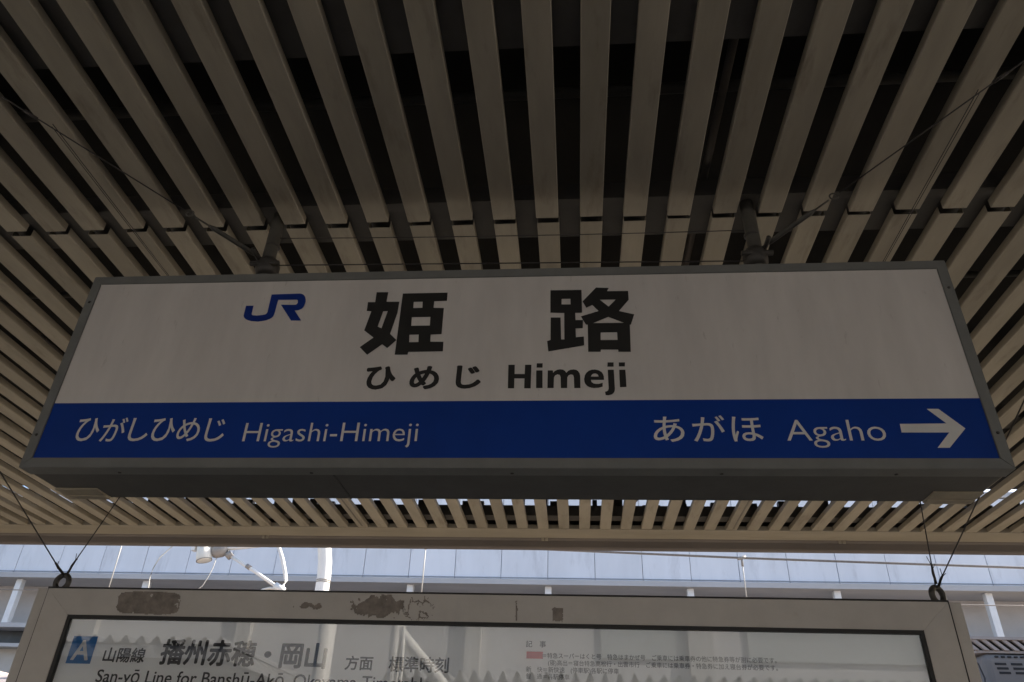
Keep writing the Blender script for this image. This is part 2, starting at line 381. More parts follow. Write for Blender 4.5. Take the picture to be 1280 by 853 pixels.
def traced(name, polys, Y, material, parent):
    cu = bpy.data.curves.new("tmp_outline", 'CURVE')
    cu.dimensions = '2D'; cu.fill_mode = 'BOTH'
    for pl in polys:
        s = cu.splines.new('POLY'); s.points.add(len(pl) - 1)
        for i, (x, z) in enumerate(pl):
            s.points[i].co = (x, z, 0, 1)
        s.use_cyclic_u = True
    v, f = flat_mesh_from_curve(cu)
    me_v = [(p[0], Y, p[1]) for p in v]
    return mesh(name, me_v, f, material, parent)

# ------------------------------------------------------------------ the ground, tracks, platform
GZ = -1.15
g = mesh("ground", [(-400, -400, GZ), (400, -400, GZ), (400, 400, GZ), (-400, 400, GZ)], [(0, 1, 2, 3)], M_BALLAST)
structure(g, "brown stone ballast of the track bed")
pl = box("platform", -60, 60, -4.3, 2.75, GZ, 0.0, M_PLATFORM)
structure(pl, "grey asphalt station platform under the canopy")
for y0, y1 in ((-4.32, -3.75), (2.2, 2.78)):
    box("coping", -60, 60, y0, y1, -0.12, 0.006, M_COPING, pl)
for y0, y1 in ((-3.35, -3.05), (1.5, 1.8)):
    box("tactile_strip", -60, 60, y0, y1, 0.0, 0.012, M_YELLOW, pl)
for cy in (4.35, 7.4, -6.0):
    tr = thing("railway_track", (0, cy, GZ), {4.35: "pair of rusty rails right beside the platform, on the viaduct side", 7.4: "pair of rusty rails under the silver train", -6.0: "pair of rusty rails behind the viewer"}[cy], "railway track", "railway tracks beside the platforms")
    for s in (-0.5335, 0.5335):
        boxes("rail", [(-60, 60, cy + s - 0.033, cy + s + 0.033, GZ + 0.10, GZ + 0.155), (-60, 60, cy + s - 0.01, cy + s + 0.01, GZ + 0.03, GZ + 0.10), (-60, 60, cy + s - 0.065, cy + s + 0.065, GZ, GZ + 0.03)], M_RAIL, tr)
far_pl = box("platform", -60, 60, -14.5, -7.6, GZ, 0.0, M_PLATFORM)
structure(far_pl, "neighbouring platform behind the camera")

# ------------------------------------------------------------------ the canopy and its louvred ceiling
ZC, PITCH, X0, SLAT_W, SLAT_H = 3.171, 0.13465, 0.2278, 0.0690, 0.028
Y_BACK, Y_SEAM, Y_FRONT = -4.45, 0.108, 3.172
rnd = random.Random(7)

canopy = thing("platform_canopy", (0, 0, 0), "platform canopy with flat sheet roof and brown edge gutter above the signs", "canopy")
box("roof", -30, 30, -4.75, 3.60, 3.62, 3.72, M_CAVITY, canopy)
box("roof_sheet", -30, 30, -4.80, 3.65, 3.724, 3.76, M_ROOF, canopy)
box("fascia", -30, 30, 3.41, 3.45, 3.20, 3.417, M_BEAM, canopy)
box("fascia", -30, 30, -4.62, -4.58, 3.10, 3.60, M_BEAM, canopy)
tr_o = box("edge_trim", -30, 30, 3.160, 3.352, 3.1660, 3.198, M_TRIM, canopy, bevel=0.003)
lip = mesh("gutter_lip", [], [], M_LIP, canopy)
bpy.data.objects.remove(lip)
# rolled gutter lip: a profile swept along the canopy edge
prof = [(3.350, 3.180), (3.348, 3.168), (3.351, 3.160), (3.357, 3.156), (3.361, 3.150), (3.361, 3.108), (3.366, 3.100), (3.405, 3.098), (3.405, 3.205)]
V, F = [], []
for x in (-30, 30):
    V += [(x, y, z) for y, z in prof]
n = len(prof)
for i in range(n):
    j = (i + 1) % n
    F.append((i, j, n + j, n + i))
F += [tuple(reversed(range(n))), tuple(range(n, 2 * n))]
lip = mesh("gutter_lip", V, F, M_LIP, canopy)
for x in (-1.96, -0.005, 1.95):
    box("joint_plate", x - 0.022, x - 0.003, 3.340, 3.3505, 3.145, 3.1655, M_TRIM, lip, bevel=0.001)
    box("joint_plate", x + 0.003, x + 0.022, 3.340, 3.3505, 3.145, 3.1655, M_TRIM, lip, bevel=0.001)
for i, x in enumerate([-7.7 + 0.96 * k for k in range(17)]):
    boxes("rafter_end", [(x - 0.02, x + 0.02, 2.5, 3.56, 3.52, 3.615), (x - 0.03, x + 0.03, 3.40, 3.46, 3.386, 3.52)], M_BEAM, canopy)
for y0, y1 in ((-0.72, -0.492), (0.055, 0.235), (1.60, 1.72), (3.02, 3.12), (-2.55, -2.35), (-4.35, -4.2)):
    box("carrier_beam", -30, 30, y0, y1, ZC + SLAT_H + 0.012, ZC + SLAT_H + 0.075, M_BEAM, canopy)
for x in (-9.0, -3.6, 4.3, 9.6):
    c = boxes("column", [(x - 0.1, x + 0.1, -0.96, -0.945, 0, 3.62), (x - 0.1, x + 0.1, -0.755, -0.74, 0, 3.62), (x - 0.006, x + 0.006, -0.9445, -0.7555, 0, 3.62)], M_TRIM, canopy)

rb = random.Random(3)
x = -8.0
while x < 8.0:                                             # random blocks added above the fascia to break up its bright slot
    wd = rb.uniform(0.03, 0.16)
    box("slot_block", x, x + wd, 3.405 + rb.uniform(0, 0.01), 3.455, 3.418, rb.uniform(3.422, 3.48), M_BEAM, canopy)
    x += wd + rb.uniform(0.05, 0.30)
for y0, z0, r0 in ((-0.25, 3.33, 0.016), (0.62, 3.30, 0.013)):
    tube("conduit", [(-12, y0, z0), (-4, y0 + 0.03, z0), (4, y0 - 0.02, z0 + 0.01), (12, y0, z0)], r0, M_PIPE, canopy, n=10)
for x0 in (-2.13, 0.615, 3.3):
    tube("conduit", [(x0, -4.4, 3.30), (x0 + 0.01, -1.0, 3.285), (x0, 0.0, 3.30), (x0 - 0.02, 3.0, 3.31)], 0.012, M_LIP, canopy, n=10)

ceiling = bpy.data.objects.new("ceiling", None)
COL.objects.link(ceiling)
ceiling.location = (0, 0, ZC)
structure(ceiling, "louvred ceiling of long beige slats with dark gaps")

def slat_mesh(length, name):
    # folded sheet channel, open at the top and at both ends
    w, h, c, t = SLAT_W / 2, SLAT_H, 0.0018, 0.0009
    pr = [(-w, h), (-w, c), (-w + c, 0), (w - c, 0), (w, c), (w, h), (w - t, h), (w - t, c + 0.0004), (w - c - 0.0004, t), (-w + c + 0.0004, t), (-w + t, c + 0.0004), (-w + t, h)]
    n = len(pr)
    V = [(x, 0, z) for x, z in pr] + [(x, length, z) for x, z in pr]
    F = [(i, (i + 1) % n, n + (i + 1) % n, n + i) for i in range(n)]
    for a, b in ((0, 11), (1, 10), (2, 9), (3, 8), (4, 7)):
        F += [(a, b, b - 1, a + 1), (n + a + 1, n + b - 1, n + b, n + a)]
    me = bpy.data.meshes.new(name); me.from_pydata(V, [], F); me.materials.append(M_SLAT); me.update()
    return me
NEAR_LEN, FAR_LEN = Y_SEAM - 0.012 - Y_BACK, Y_FRONT - Y_SEAM - 0.009
me_near, me_far = slat_mesh(NEAR_LEN, "slat"), slat_mesh(FAR_LEN, "slat")
K0, K1 = -37, 32
for k in range(K0, K1 + 1):
    x = X0 + SLAT_W / 2 + k * PITCH
    for me, y in ((me_near, Y_BACK), (me_far, Y_SEAM + 0.009)):
        o = bpy.data.objects.new("slat", me)
        o.location = (x + rnd.uniform(-0.0012, 0.0012), y + (rnd.uniform(-0.0035, 0.0035)), rnd.uniform(-0.0012, 0.0012))
        o.rotation_euler = (rnd.uniform(-0.0004, 0.0004), rnd.uniform(-0.012, 0.012), rnd.uniform(-0.0004, 0.0004))
        link(o, ceiling)
for a, b in ((-180, K0 - 1), (K1 + 1, 180)):
    rects = []
    for k in range(a, b + 1):
        x = X0 + k * PITCH
        rects += [(x, x + SLAT_W, Y_BACK, Y_SEAM - 0.012, ZC, ZC + SLAT_H), (x, x + SLAT_W, Y_SEAM + 0.009, Y_FRONT, ZC, ZC + SLAT_H)]
    tag(boxes("slat_run", rects, M_SLAT, ceiling), kind="stuff")

# ------------------------------------------------------------------ the hanging station name sign
SB, ST, SD, SW, FB = 2.3037, 2.9010, 0.2216, 1.2, 0.0263     # bottom, top, depth, half width, frame width
sign = thing("station_name_sign", (0, SD / 2, SB), "large white and blue hanging station name sign with grey frame, lettered Himeji", "station sign")
box("body", -SW + 0.003, SW - 0.003, 0.010, SD, SB + 0.003, ST - 0.003, M_BODY, sign, bevel=0.002)
def member(name, pts, y0, y1, material, parent):
    V = [(x, y0, z) for x, z in pts] + [(x, y1, z) for x, z in pts]
    F = [(0, 1, 2, 3), (7, 6, 5, 4)] + [(i, 4 + i, 4 + (i + 1) % 4, (i + 1) % 4) for i in range(4)]
    o = mesh(name, V, F, material, parent)
    bm = bmesh.new(); bm.from_mesh(o.data)
    bmesh.ops.recalc_face_normals(bm, faces=bm.faces)
    bmesh.ops.bevel(bm, geom=bm.edges[:], offset=0.0012, segments=2, affect='EDGES')
    bm.to_mesh(o.data); bm.free()
    return o
def mitred(name, x0, x1, z0, z1, w, y0, y1, material, parent):
    a = [(x0, z0), (x1, z0), (x1, z1), (x0, z1)]
    b = [(x0 + w, z0 + w), (x1 - w, z0 + w), (x1 - w, z1 - w), (x0 + w, z1 - w)]
    for i in range(4):
        j = (i + 1) % 4
        member(name, [a[i], a[j], b[j], b[i]], y0, y1, material, parent)
mitred("frame_bar", -SW, SW, SB, ST, FB, -0.004, 0.045, M_FRAME, sign)
BAND_TOP = 2.4862
panel = box("face_panel", -SW + FB - 0.004, SW - FB + 0.004, 0.0, 0.008, BAND_TOP, ST - FB + 0.004, M_PANEL, sign)
band = box("blue_band", -SW + FB - 0.004, SW - FB + 0.004, -0.0004, 0.0078, SB + FB - 0.004, BAND_TOP, M_BAND, sign)
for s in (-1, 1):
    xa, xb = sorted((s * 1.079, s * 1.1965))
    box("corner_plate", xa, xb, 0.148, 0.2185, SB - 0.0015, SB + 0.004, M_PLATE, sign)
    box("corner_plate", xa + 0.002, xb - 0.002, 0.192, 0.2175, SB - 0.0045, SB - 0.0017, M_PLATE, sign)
for sx_ in (-1, 1):
    for xx, zz in ((1.2 - FB / 2, SB + 0.09), (1.2 - FB / 2, ST - 0.09)):
        tube("frame_screw", [(sx_ * xx, -0.0036, zz), (sx_ * xx, -0.0058, zz)], [0.0042, 0.0034], M_DARKMETAL, sign, n=10)
for xx in (-0.95, -0.45, 0.05, 0.55, 0.95):
    tube("frame_screw", [(xx, 0.03, SB + 0.001), (xx, 0.03, SB - 0.002)], [0.005, 0.004], M_DARKMETAL, sign, n=10)
box("cover_seam", -0.402, -0.398, 0.05, 0.2205, SB + 0.0015, SB + 0.006, M_DARKMETAL, sign)
YL = -0.0012
by = lambda key: [q for q in GLYPHS if q[0] == key]
traced("lettering", TRACED['hime'], YL, M_BLACK, panel)
traced("lettering", TRACED['ji'], YL, M_BLACK, panel)
traced("lettering", TRACED['himeji'], YL, M_BLACK, panel)
traced("logo", TRACED['jr'], YL, M_LOGO, panel)
for q in by('kana'):
    lettering("lettering", [q], YL, M_BLACK, panel)
for q in by('bandkana'):
    lettering("lettering", [q], YL, M_WHITE, band)
lettering("lettering", by('higashi'), YL, M_WHITE, band)
for q in by('bandkana2'):
    lettering("lettering", [q], YL, M_WHITE, band)
lettering("lettering", by('agaho'), YL, M_WHITE, band)
traced("arrow", TRACED['arrow'], YL, M_WHITE, band)

# pipes that carry the sign, with their clamps, and the stays that brace them
for s, side in ((-1, "left"), (1, "right")):
    x = 0.738 * s
    h = thing("hanger_pipe", (x, 0.11, ST), "grey pipe hanger with dark clamp above the %s half of the station sign" % side, "hanger", "pipe hangers of the station sign")
    tube("pipe", [(x, 0.11, ST - 0.002), (x + 0.004 * s, 0.105, 3.04), (x - 0.004 * s, 0.095, 3.30)], 0.0205, M_PIPE, h, n=16)
    tube("collar", [(x, 0.104, 3.085), (x, 0.103, 3.093)], 0.0225, M_DARKMETAL, h, n=16)
    tube("clamp", [(x, 0.107, 2.975), (x, 0.106, 2.99), (x, 0.106, 3.015), (x, 0.106, 3.035)], [0.030, 0.036, 0.036, 0.026], M_DARKMETAL, h, n=14)
    tube("clamp_bolt", [(x - 0.045, 0.08, 3.005), (x + 0.045, 0.08, 3.005)], 0.008, M_DARKMETAL, h, n=8)
    tube("clamp_bolt", [(x + 0.028 * s, 0.04, 3.03), (x + 0.028 * s, 0.15, 3.03)], 0.007, M_DARKMETAL, h, n=8)
    st = thing("stay_wire", (x, 0.10, 3.03), "thin slanting stay wire with turnbuckle from the %s hanger up to the ceiling slats" % side, "wire", "stay wires of the station sign")
    A, B = Vector((x + 0.02 * s, 0.095, 3.035)), Vector((1.345 * s, -0.52, 3.168))
    d = (B - A)
    P = lambda t: A + d * t
    tube("wire", [P(0.30), P(0.62), P(1.0)], 0.0019, M_WIRE, st, n=6)
    tube("turnbuckle", [P(0.02), P(0.035), P(0.19), P(0.21)], [0.004, 0.0075, 0.0075, 0.0035], M_PIPE, st, n=8)
    tube("turnbuckle_rod", [P(0.0), P(0.02)], 0.004, M_DARKMETAL, st, n=6)
    tube("turnbuckle_rod", [P(0.21), P(0.262)], 0.0028, M_PIPE, st, n=6)
    torus("eye", P(0.28), 0.011, 0.0026, (0, 1, 0.2), M_PIPE, st, n=14, k=6)
    tube("splice", [P(0.79), P(0.83)], 0.0042, M_WIRE, st, n=6)
    w = tubes("ceiling_wire", [([(1.2035 * s, -0.36, 3.153), (1.207 * s, 0.4, 3.155), (1.205 * s, 3.1, 3.158)], 0.0013), ([(1.211 * s, -0.352, 3.153), (1.2125 * s, 0.4, 3.155), (1.211 * s, 3.1, 3.158)], 0.0011)], M_WIRE, None, 6, (1.207 * s, -0.36, 3.153))
    tag(w, "doubled thin wire running along the ceiling slats past the %s end of the sign" % side, "wire", "wires running under the ceiling slats")
w = tube("cross_wire", sag((-0.718, 0.10, 3.119), (0.718, 0.10, 3.108), 0.006), 0.0014, M_WIRE, None, 6, (0, 0.1, 3.10))
tag(w, "upper thin wire strung between the two sign hangers", "wire")
w = tube("cross_wire", sag((-0.737, 0.10, 3.012), (0.72, 0.10, 2.992), 0.0), 0.0018, M_WIRE, None, 6, (0, 0.1, 3.0))
tag(w, "lower thin wire between the hangers just above the sign's top edge", "wire")

# ------------------------------------------------------------------ the glazed timetable board below the sign
BY = 0.60
BX0, BX1, BT, BB = -1.474, 1.287, 2.1465, 0.75
board = thing("timetable_board", ((BX0 + BX1) / 2, BY + 0.05, 0.0), "beige framed glazed timetable board standing below the station sign", "notice board")
PW = 0.036
for xa in (BX0, BX1 - PW):
    box("post", xa, xa + PW, BY - 0.002, BY + 0.075, 0.0, BT, M_BOARD, board, bevel=0.003)
FX0, FX1 = BX0 + PW + 0.003, BX1 - PW - 0.003
# chamfered frame bars: outer rim proud, inner edge falling back to the gasket
def frame_bar(name, a0, a1, b0, b1, parent):
    V = [(a0[0], BY - 0.010, a0[1]), (a1[0], BY - 0.010, a1[1]), (b1[0], BY + 0.014, b1[1]), (b0[0], BY + 0.014, b0[1]),
         (a0[0], BY + 0.06, a0[1]), (a1[0], BY + 0.06, a1[1]), (b1[0], BY + 0.06, b1[1]), (b0[0], BY + 0.06, b0[1])]
    F = [(0, 1, 2, 3), (7, 6, 5, 4)] + [(i, 4 + i, 4 + (i + 1) % 4, (i + 1) % 4) for i in range(4)]
    o = mesh(name, V, F, M_BOARD, parent)
    bm = bmesh.new(); bm.from_mesh(o.data); bmesh.ops.recalc_face_normals(bm, faces=bm.faces)
    bmesh.ops.bevel(bm, geom=bm.edges[:], offset=0.0012, segments=2, affect='EDGES'); bm.to_mesh(o.data); bm.free()
    return o
FW = 0.0735
oa = [(FX0, BB), (FX1, BB), (FX1, BT - 0.001), (FX0, BT - 0.001)]
ob = [(FX0 + FW, BB + FW), (FX1 - FW, BB + FW), (FX1 - FW, BT - FW), (FX0 + FW, BT - FW)]
bars = []
for i in range(4):
    j = (i + 1) % 4
    bars.append(frame_bar("frame_bar", oa[i], oa[j], ob[i], ob[j], board))
gx0, gx1, gz0, gz1 = FX0 + FW, FX1 - FW, BB + FW, BT - FW
gw = 0.0105
boxes("gasket", [(gx0 - 0.002, gx1 + 0.002, BY + 0.016, BY + 0.034, gz1 - gw, gz1 + 0.002), (gx0 - 0.002, gx1 + 0.002, BY + 0.016, BY + 0.034, gz0 - 0.002, gz0 + gw),
                 (gx0 - 0.002, gx0 + gw, BY + 0.016, BY + 0.034, gz0 + gw, gz1 - gw), (gx1 - gw, gx1 + 0.002, BY + 0.016, BY + 0.034, gz0 + gw, gz1 - gw)], M_GASKET, board)
mesh("glass_pane", [(gx0 + 0.01, BY + 0.022, gz0 + 0.01), (gx1 - 0.01, BY + 0.022, gz0 + 0.01), (gx1 - 0.01, BY + 0.022, gz1 - 0.01), (gx0 + 0.01, BY + 0.022, gz1 - 0.01)], [(0, 1, 2, 3)], M_GLASS, board)
poster = box("poster", gx0 + 0.002, gx1 - 0.002, BY + 0.0325, BY + 0.036, gz0 + 0.002, gz1 - 0.002, M_POSTER, board)
box("back_panel", FX0 + 0.002, FX1 - 0.002, BY + 0.040, BY + 0.070, BB + 0.01, BT - 0.012, M_BOARD, board)
PY = BY + 0.0315
for q in by('b'):
    lettering("lettering", [q], PY, M_INK, poster)
for q in by('s'):
    lettering("small_print", [q], PY, M_SMALLINK, poster)
mesh("route_badge", [(-1.3293, PY, 1.9362), (-1.2519, PY, 1.9362), (-1.2519, PY, 2.0138), (-1.3293, PY, 2.0138)], [(0, 1, 2, 3)], M_BADGE, poster)
lettering("lettering", by('white'), PY - 0.0006, M_WHITE, poster)
mesh("red_box", [(0.0564, PY, 1.9785), (0.104, PY, 1.9785), (0.104, PY, 1.9973), (0.0564, PY, 1.9973)], [(0, 1, 2, 3)], M_RED, poster)
# a sheet of header paper lying over the poster's top right part, as in the lighter strips
# tape residue and flaked patches on the top bar
def y_face(z):
    t = max(0.0, min(1.0, (BT - 0.001 - z) / FW))
    return BY - 0.010 + 0.024 * t - 0.0006
def residue(name, test, x0, x1, z0, z1, step=0.0022):
    V, F = [], []
    nx, nz = int((x1 - x0) / step), int((z1 - z0) / step)
    idx = {}
    def vid(i, j):
        if (i, j) not in idx:
            x, z = x0 + i * step, z0 + j * step
            idx[(i, j)] = len(V); V.append((x, y_face(z), z))
        return idx[(i, j)]
    for i in range(nx):
        for j in range(nz):
            if test(x0 + (i + .5) * step, z0 + (j + .5) * step):
                F.append((vid(i, j), vid(i + 1, j), vid(i + 1, j + 1), vid(i, j + 1)))
    return mesh(name, V, F, M_RESIDUE, board)
def nz_(x, z, s, o=0.0):
    return noise.fractal(Vector((x * s + o, z * s, 3.1 + o)), 0.9, 2.0, 4)
def patch_a(x, z):
    u = (x + 1.105) / 0.100; v = (z - 2.1085) / 0.031
    if abs(u) ** 5 + abs(v) ** 5 > 1 + 0.15 * nz_(x, z, 120): return False
    return nz_(x, z, 38, 2.0) < 0.72
residue("tape_residue", patch_a, -1.21, -1.0, 2.074, 2.143)
def patch_b(x, z):
    u = (x + 0.385) / 0.10; v = (z - 2.110) / 0.034
    f = 1 - (u * u + v * v)
    return f + 0.75 * nz_(x, z, 38, 5.0) > 0.34
residue("flaked_patch", patch_b, -0.49, -0.29, 2.074, 2.143)
def patch_c(x, z):
    u = (x + 0.265) / 0.05; v = (z - 2.105) / 0.036
    f = 1 - (u * u + v * v)
    return f > 0 and abs(nz_(x, z, 34, 9.0) - 0.05) < 0.17 * f + 0.02
residue("flaked_patch", patch_c, -0.32, -0.21, 2.074, 2.143)
def patch_d(x, z):
    u = (x + 0.60) / 0.05; v = (z - 2.107) / 0.009
    return 1 - (u * u + v * v) + 1.1 * nz_(x, z, 45, 11.0) > 0.35
residue("flaked_patch", patch_d, -0.66, -0.53, 2.085, 2.13)
def patch_e(x, z):
    return abs(x - 0.147) < 0.015 + 0.002 * nz_(x, z, 150) and abs(z - 2.096) < 0.017 + 0.004 * nz_(x, z, 140, 2)
residue("tape_residue", patch_e, 0.128, 0.166, 2.076, 2.116)
def patch_f(x, z):
    return abs(x - 0.026 - 0.002 * nz_(x, z, 60)) < 0.0022 + 0.0016 * nz_(x, z, 90, 4)
residue("flaked_patch", patch_f, -0.075, 0.04, 2.078, 2.132)

box("top_dark_strip", FX0 - 0.001, FX1 + 0.001, BY - 0.012, BY + 0.062, BT - 0.0005, BT + 0.0035, M_GASKET, board)  # thin dark strip along the frame's top edge, in the gasket's black

# ring eyes bolted to the board's top corners and the stay cables that hold it back to the ceiling
for s, xr in ((-1, -1.425), (1, 1.2425)):
    side = "left" if s < 0 else "right"
    torus("ring_eye", (xr, BY + 0.03, BT + 0.026), 0.0225, 0.0085, (0.10 if s < 0 else -0.55, 1, 0), M_DARKMETAL, board)
    tube("eye_stud", [(xr, BY + 0.03, BT - 0.01), (xr, BY + 0.03, BT + 0.008)], 0.008, M_DARKMETAL, board, n=8)
    R = Vector((xr, BY + 0.03, BT + 0.043))
    # towards the viewer
    near_dir = Vector((0, -0.335, 0.147)) if s < 0 else Vector((0, -0.41, 0.16))
    far_dir = Vector((0, 0.146, 0.31)) if s < 0 else Vector((0, -0.042, 0.233))
    for dvec, word in ((near_dir, "slanting towards the viewer"), (far_dir, "rising steeply to the ceiling")):
        tmax = (3.168 - R.z) / dvec.z
        if dvec is near_dir:
            tmax = (3.168 - R.z) / dvec.z
        E = R + dvec * tmax
        c = thing("stay_cable", tuple(R), "thin dark cable %s from the %s ring on the timetable board" % (word, side), "cable", "stay cables of the timetable board")
        u = dvec.normalized()
        tube("wire", [R + u * 0.01, R.lerp(E, 0.5), E], 0.0019, M_WIRE, c, n=6)
        tube("wire_tie", [R + u * 0.015 + Vector((0.004, 0, 0)), R + u * 0.045, R + u * 0.07], [0.0035, 0.0042, 0.0028], M_WIRE, c, n=6)
        q = R + u * 0.065
        tubes("loose_end", [([q, q + u * 0.02 + Vector((-0.010, 0, 0.008))], 0.0011), ([q - u * 0.01, q + Vector((0.009, -0.004, 0.006))], 0.0011)], M_WIRE, c, 5)
    # cord running down the groove between post and frame
    xg = BX0 + PW + 0.0015 if s < 0 else BX1 - PW - 0.0015
    tube("cord", [(xg, BY - 0.006, BT + 0.004), (xg, BY - 0.0085, 1.5), (xg, BY - 0.006, BB)], 0.0016 if s < 0 else 0.0028, M_WIRE, board, n=6)

# ------------------------------------------------------------------ across the tracks: the viaduct wall
VY = 12.0
via = thing("viaduct", (-1.146, VY + 1.5, GZ), "long pale railway viaduct with panelled parapet across the tracks", "viaduct")
PP = 0.848
panel_me = None
ZP0, ZP1 = 5.062, 6.62
for k in range(-17, 15):
    x = -1.146 + k * PP
    if panel_me is None:
        o = box("parapet_panel", x + 0.0045, x + PP - 0.0045, VY, VY + 0.05, ZP0, ZP1, M_CLAD, via, bevel=0.004, seg=1, origin=(x + PP / 2, VY, ZP0))
        panel_me = o.data
    else:
        o = bpy.data.objects.new("parapet_panel", panel_me)
        o.location = Vector((x + PP / 2, VY + rnd.uniform(-0.004, 0.004), ZP0)) - Vector(via.location)
        link(o, via)
box("parapet_backing", -15.6, 11.6, VY + 0.052, VY + 0.3, ZP0 + 0.01, ZP1 - 0.02, M_JOINT, via)
boxes("ledge", [(-15.6, 11.6, VY - 0.10, VY + 0.9, 4.955, 5.045), (-15.6, 11.6, VY - 0.03, VY + 0.3, 5.047, 5.060)], M_LEDGE, via)
box("flashing", -15.6, 11.6, VY - 0.014, VY - 0.006, 5.086, 5.100, M_JOINT, via)
box("coping_rail", -15.6, 11.6, VY - 0.03, VY + 0.2, ZP1 + 0.02, ZP1 + 0.12, M_LEDGE, via)
box("lower_wall", -15.6, 11.6, VY + 0.62, VY + 0.9, 4.16, 4.953, M_LOWWALL, via)
for k in range(-5, 6):
    x = -2.795 + 2.505 * k
    box("post", x - 0.058, x + 0.058, VY + 0.02, VY + 0.14, 4.16, 4.953, M_POST, via, bevel=0.008)
boxes("sill", [(-15.6, 11.6, VY - 0.02, VY + 0.9, 4.08, 4.157), (-15.6, 11.6, VY - 0.05, VY + 0.9, 3.74, 3.80)], M_LEDGE, via)
box("window_band", -15.6, 11.6, VY + 0.35, VY + 0.9, 3.803, 4.077, M_DARKBAND, via)
box("base_wall", -15.6, 11.6, VY + 0.2, VY + 3.0, GZ, 3.738, M_CONC, via)

# ------------------------------------------------------------------ overhead line over the second track
S = 0.919
def sc8(x, z, y=7.4):          # overhead line points share the plane of the second track
    return (0.2007 + (x - 0.2007) * S, y, 1.62 + (z - 1.62) * S)
cw_z = sc8(0, 3.875)[2]
w = tube("contact_wire", [(-40, 7.4, cw_z), (0, 7.4, cw_z), (40, 7.4, cw_z)], 0.0065, M_WIRE_LIGHT, None, 6, (0, 7.4, cw_z))
tag(w, "contact wire stretched level over the far track, just above the timetable board", "wire")
mw_pts = [sc8(-30, 7.2), sc8(-14, 5.55), sc8(-6.1, 4.86), sc8(-1.82, 4.60), sc8(-0.64, 4.52), sc8(2.34, 4.42), sc8(5.78, 4.336), sc8(9, 4.31), sc8(16, 4.5), sc8(28, 5.6)]
w = tube("messenger_wire", mw_pts, 0.014, M_WIRE_LIGHT, None, 8, mw_pts[4])
tag(w, "thicker sagging messenger wire crossing in front of the pale viaduct panels", "wire")
for (x, zt, where) in ((-6.07, 4.85, "at the left, near the board's left ring"), (-1.80, 4.595, "in the middle, above the flaked patch"), (2.34, 4.42, "at the right, below the clip")):
    b = sc8(x, 3.875); t = sc8(x, zt)
    d = thing("dropper_rod", b, "thin white dropper rod of the overhead line " + where, "rod", "dropper rods of the overhead line")
    tube("rod", [b, t], 0.0065, M_ROD, d, n=6)
    tube("tip_clip", [(b[0], b[1], b[2] - 0.02), (b[0], b[1], b[2] + 0.03)], 0.013, M_ROD, d, n=8)
    tubes("top_clip", [([(t[0] - 0.05, t[1], t[2] - 0.01), (t[0] + 0.05, t[1], t[2] + 0.01)], 0.02), ([(t[0], t[1], t[2] - 0.10), (t[0], t[1], t[2])], 0.014)], M_GREYINS, d, 6)

mast = thing("catenary_mast", (-3.42, 9.0, GZ), "white tubular catenary mast with bracket arm and cream insulator", "mast")
tube("pole", [(-3.40, 9.0, GZ), (-3.40, 9.0, 4.10), (-3.402, 9.0, 4.32), (-3.42, 9.0, 4.52), (-3.47, 8.98, 4.78), (-3.55, 8.95, 5.1), (-3.65, 8.9, 5.5)], 0.098, M_MAST, mast, n=20)
for zz in (4.22, 4.245):
    tube("pole_band", [(-3.40, 9.0, zz), (-3.40, 9.0, zz + 0.015)], 0.102, M_GREYINS, mast, n=20)
AY = 8.6
arm = tube("bracket_arm", [(-4.70, AY, 4.50), (-4.25, AY, 4.26), (-3.86, AY, 4.035)], 0.024, M_MAST, mast, n=10)
tube("arm_joint", [(-4.40, AY, 4.345), (-4.34, AY, 4.313)], 0.034, M_GREYINS, arm, n=10)
tube("strut", [(-5.0, AY, 4.575), (-4.62, AY, 4.60), (-4.05, AY, 4.665), (-3.70, AY + 0.2, 4.72), (-3.47, 8.98, 4.78)], 0.034, M_MAST, mast, n=10)
tube("tie_tube", [(-4.04, AY, 4.66), (-3.99, AY, 4.615), (-3.90, AY, 4.44), (-3.83, AY, 4.26), (-3.795, AY, 4.15), (-3.82, AY, 4.07), (-3.87, AY, 4.03)], 0.026, M_MAST, mast, n=10)
tube("arm_clamp", [(-3.93, AY, 4.085), (-3.80, AY, 4.015)], 0.045, M_MAST, mast, n=10)
tube("drop_tube", [(-3.83, AY, 4.03), (-3.815, AY, 3.90), (-3.80, AY, 3.6)], 0.028, M_MAST, mast, n=10)
tube("steady_arm", [(-4.17, AY, 3.975), (-4.10, AY, 4.02), (-4.0, AY, 4.045), (-3.90, AY, 4.03), (-3.83, AY, 3.99)], 0.018, M_INSUL, mast, n=8)
tube("arm_knob", [(-4.72, AY, 4.46), (-4.66, AY, 4.52)], 0.055, M_GREYINS, mast, n=10)
rod_ins = tube("rod_insulator", [(-4.95, AY, 4.53), (-4.93, AY, 4.535), (-4.88, AY, 4.545), (-4.80, AY, 4.56), (-4.73, AY, 4.565)], [0.05, 0.085, 0.095, 0.095, 0.06], M_GREYINS, mast, n=14)
ins = tube("drum_insulator", [(-5.065, AY - 0.05, 4.64), (-5.06, AY - 0.05, 4.62), (-5.02, AY - 0.05, 4.43), (-5.012, AY - 0.05, 4.395), (-5.010, AY - 0.05, 4.387)], [0.08, 0.105, 0.105, 0.10, 0.08], M_INSUL, mast, n=18)
tube("insulator_band", [(-5.014, AY - 0.05, 4.402), (-5.012, AY - 0.05, 4.395)], 0.109, M_GREYINS, ins, n=18)
boxes("insulator_bracket", [(-5.20, -4.90, AY - 0.09, AY - 0.02, 4.60, 4.645), (-5.22, -5.17, AY - 0.1, AY, 4.53, 4.64)], M_MAST, mast)
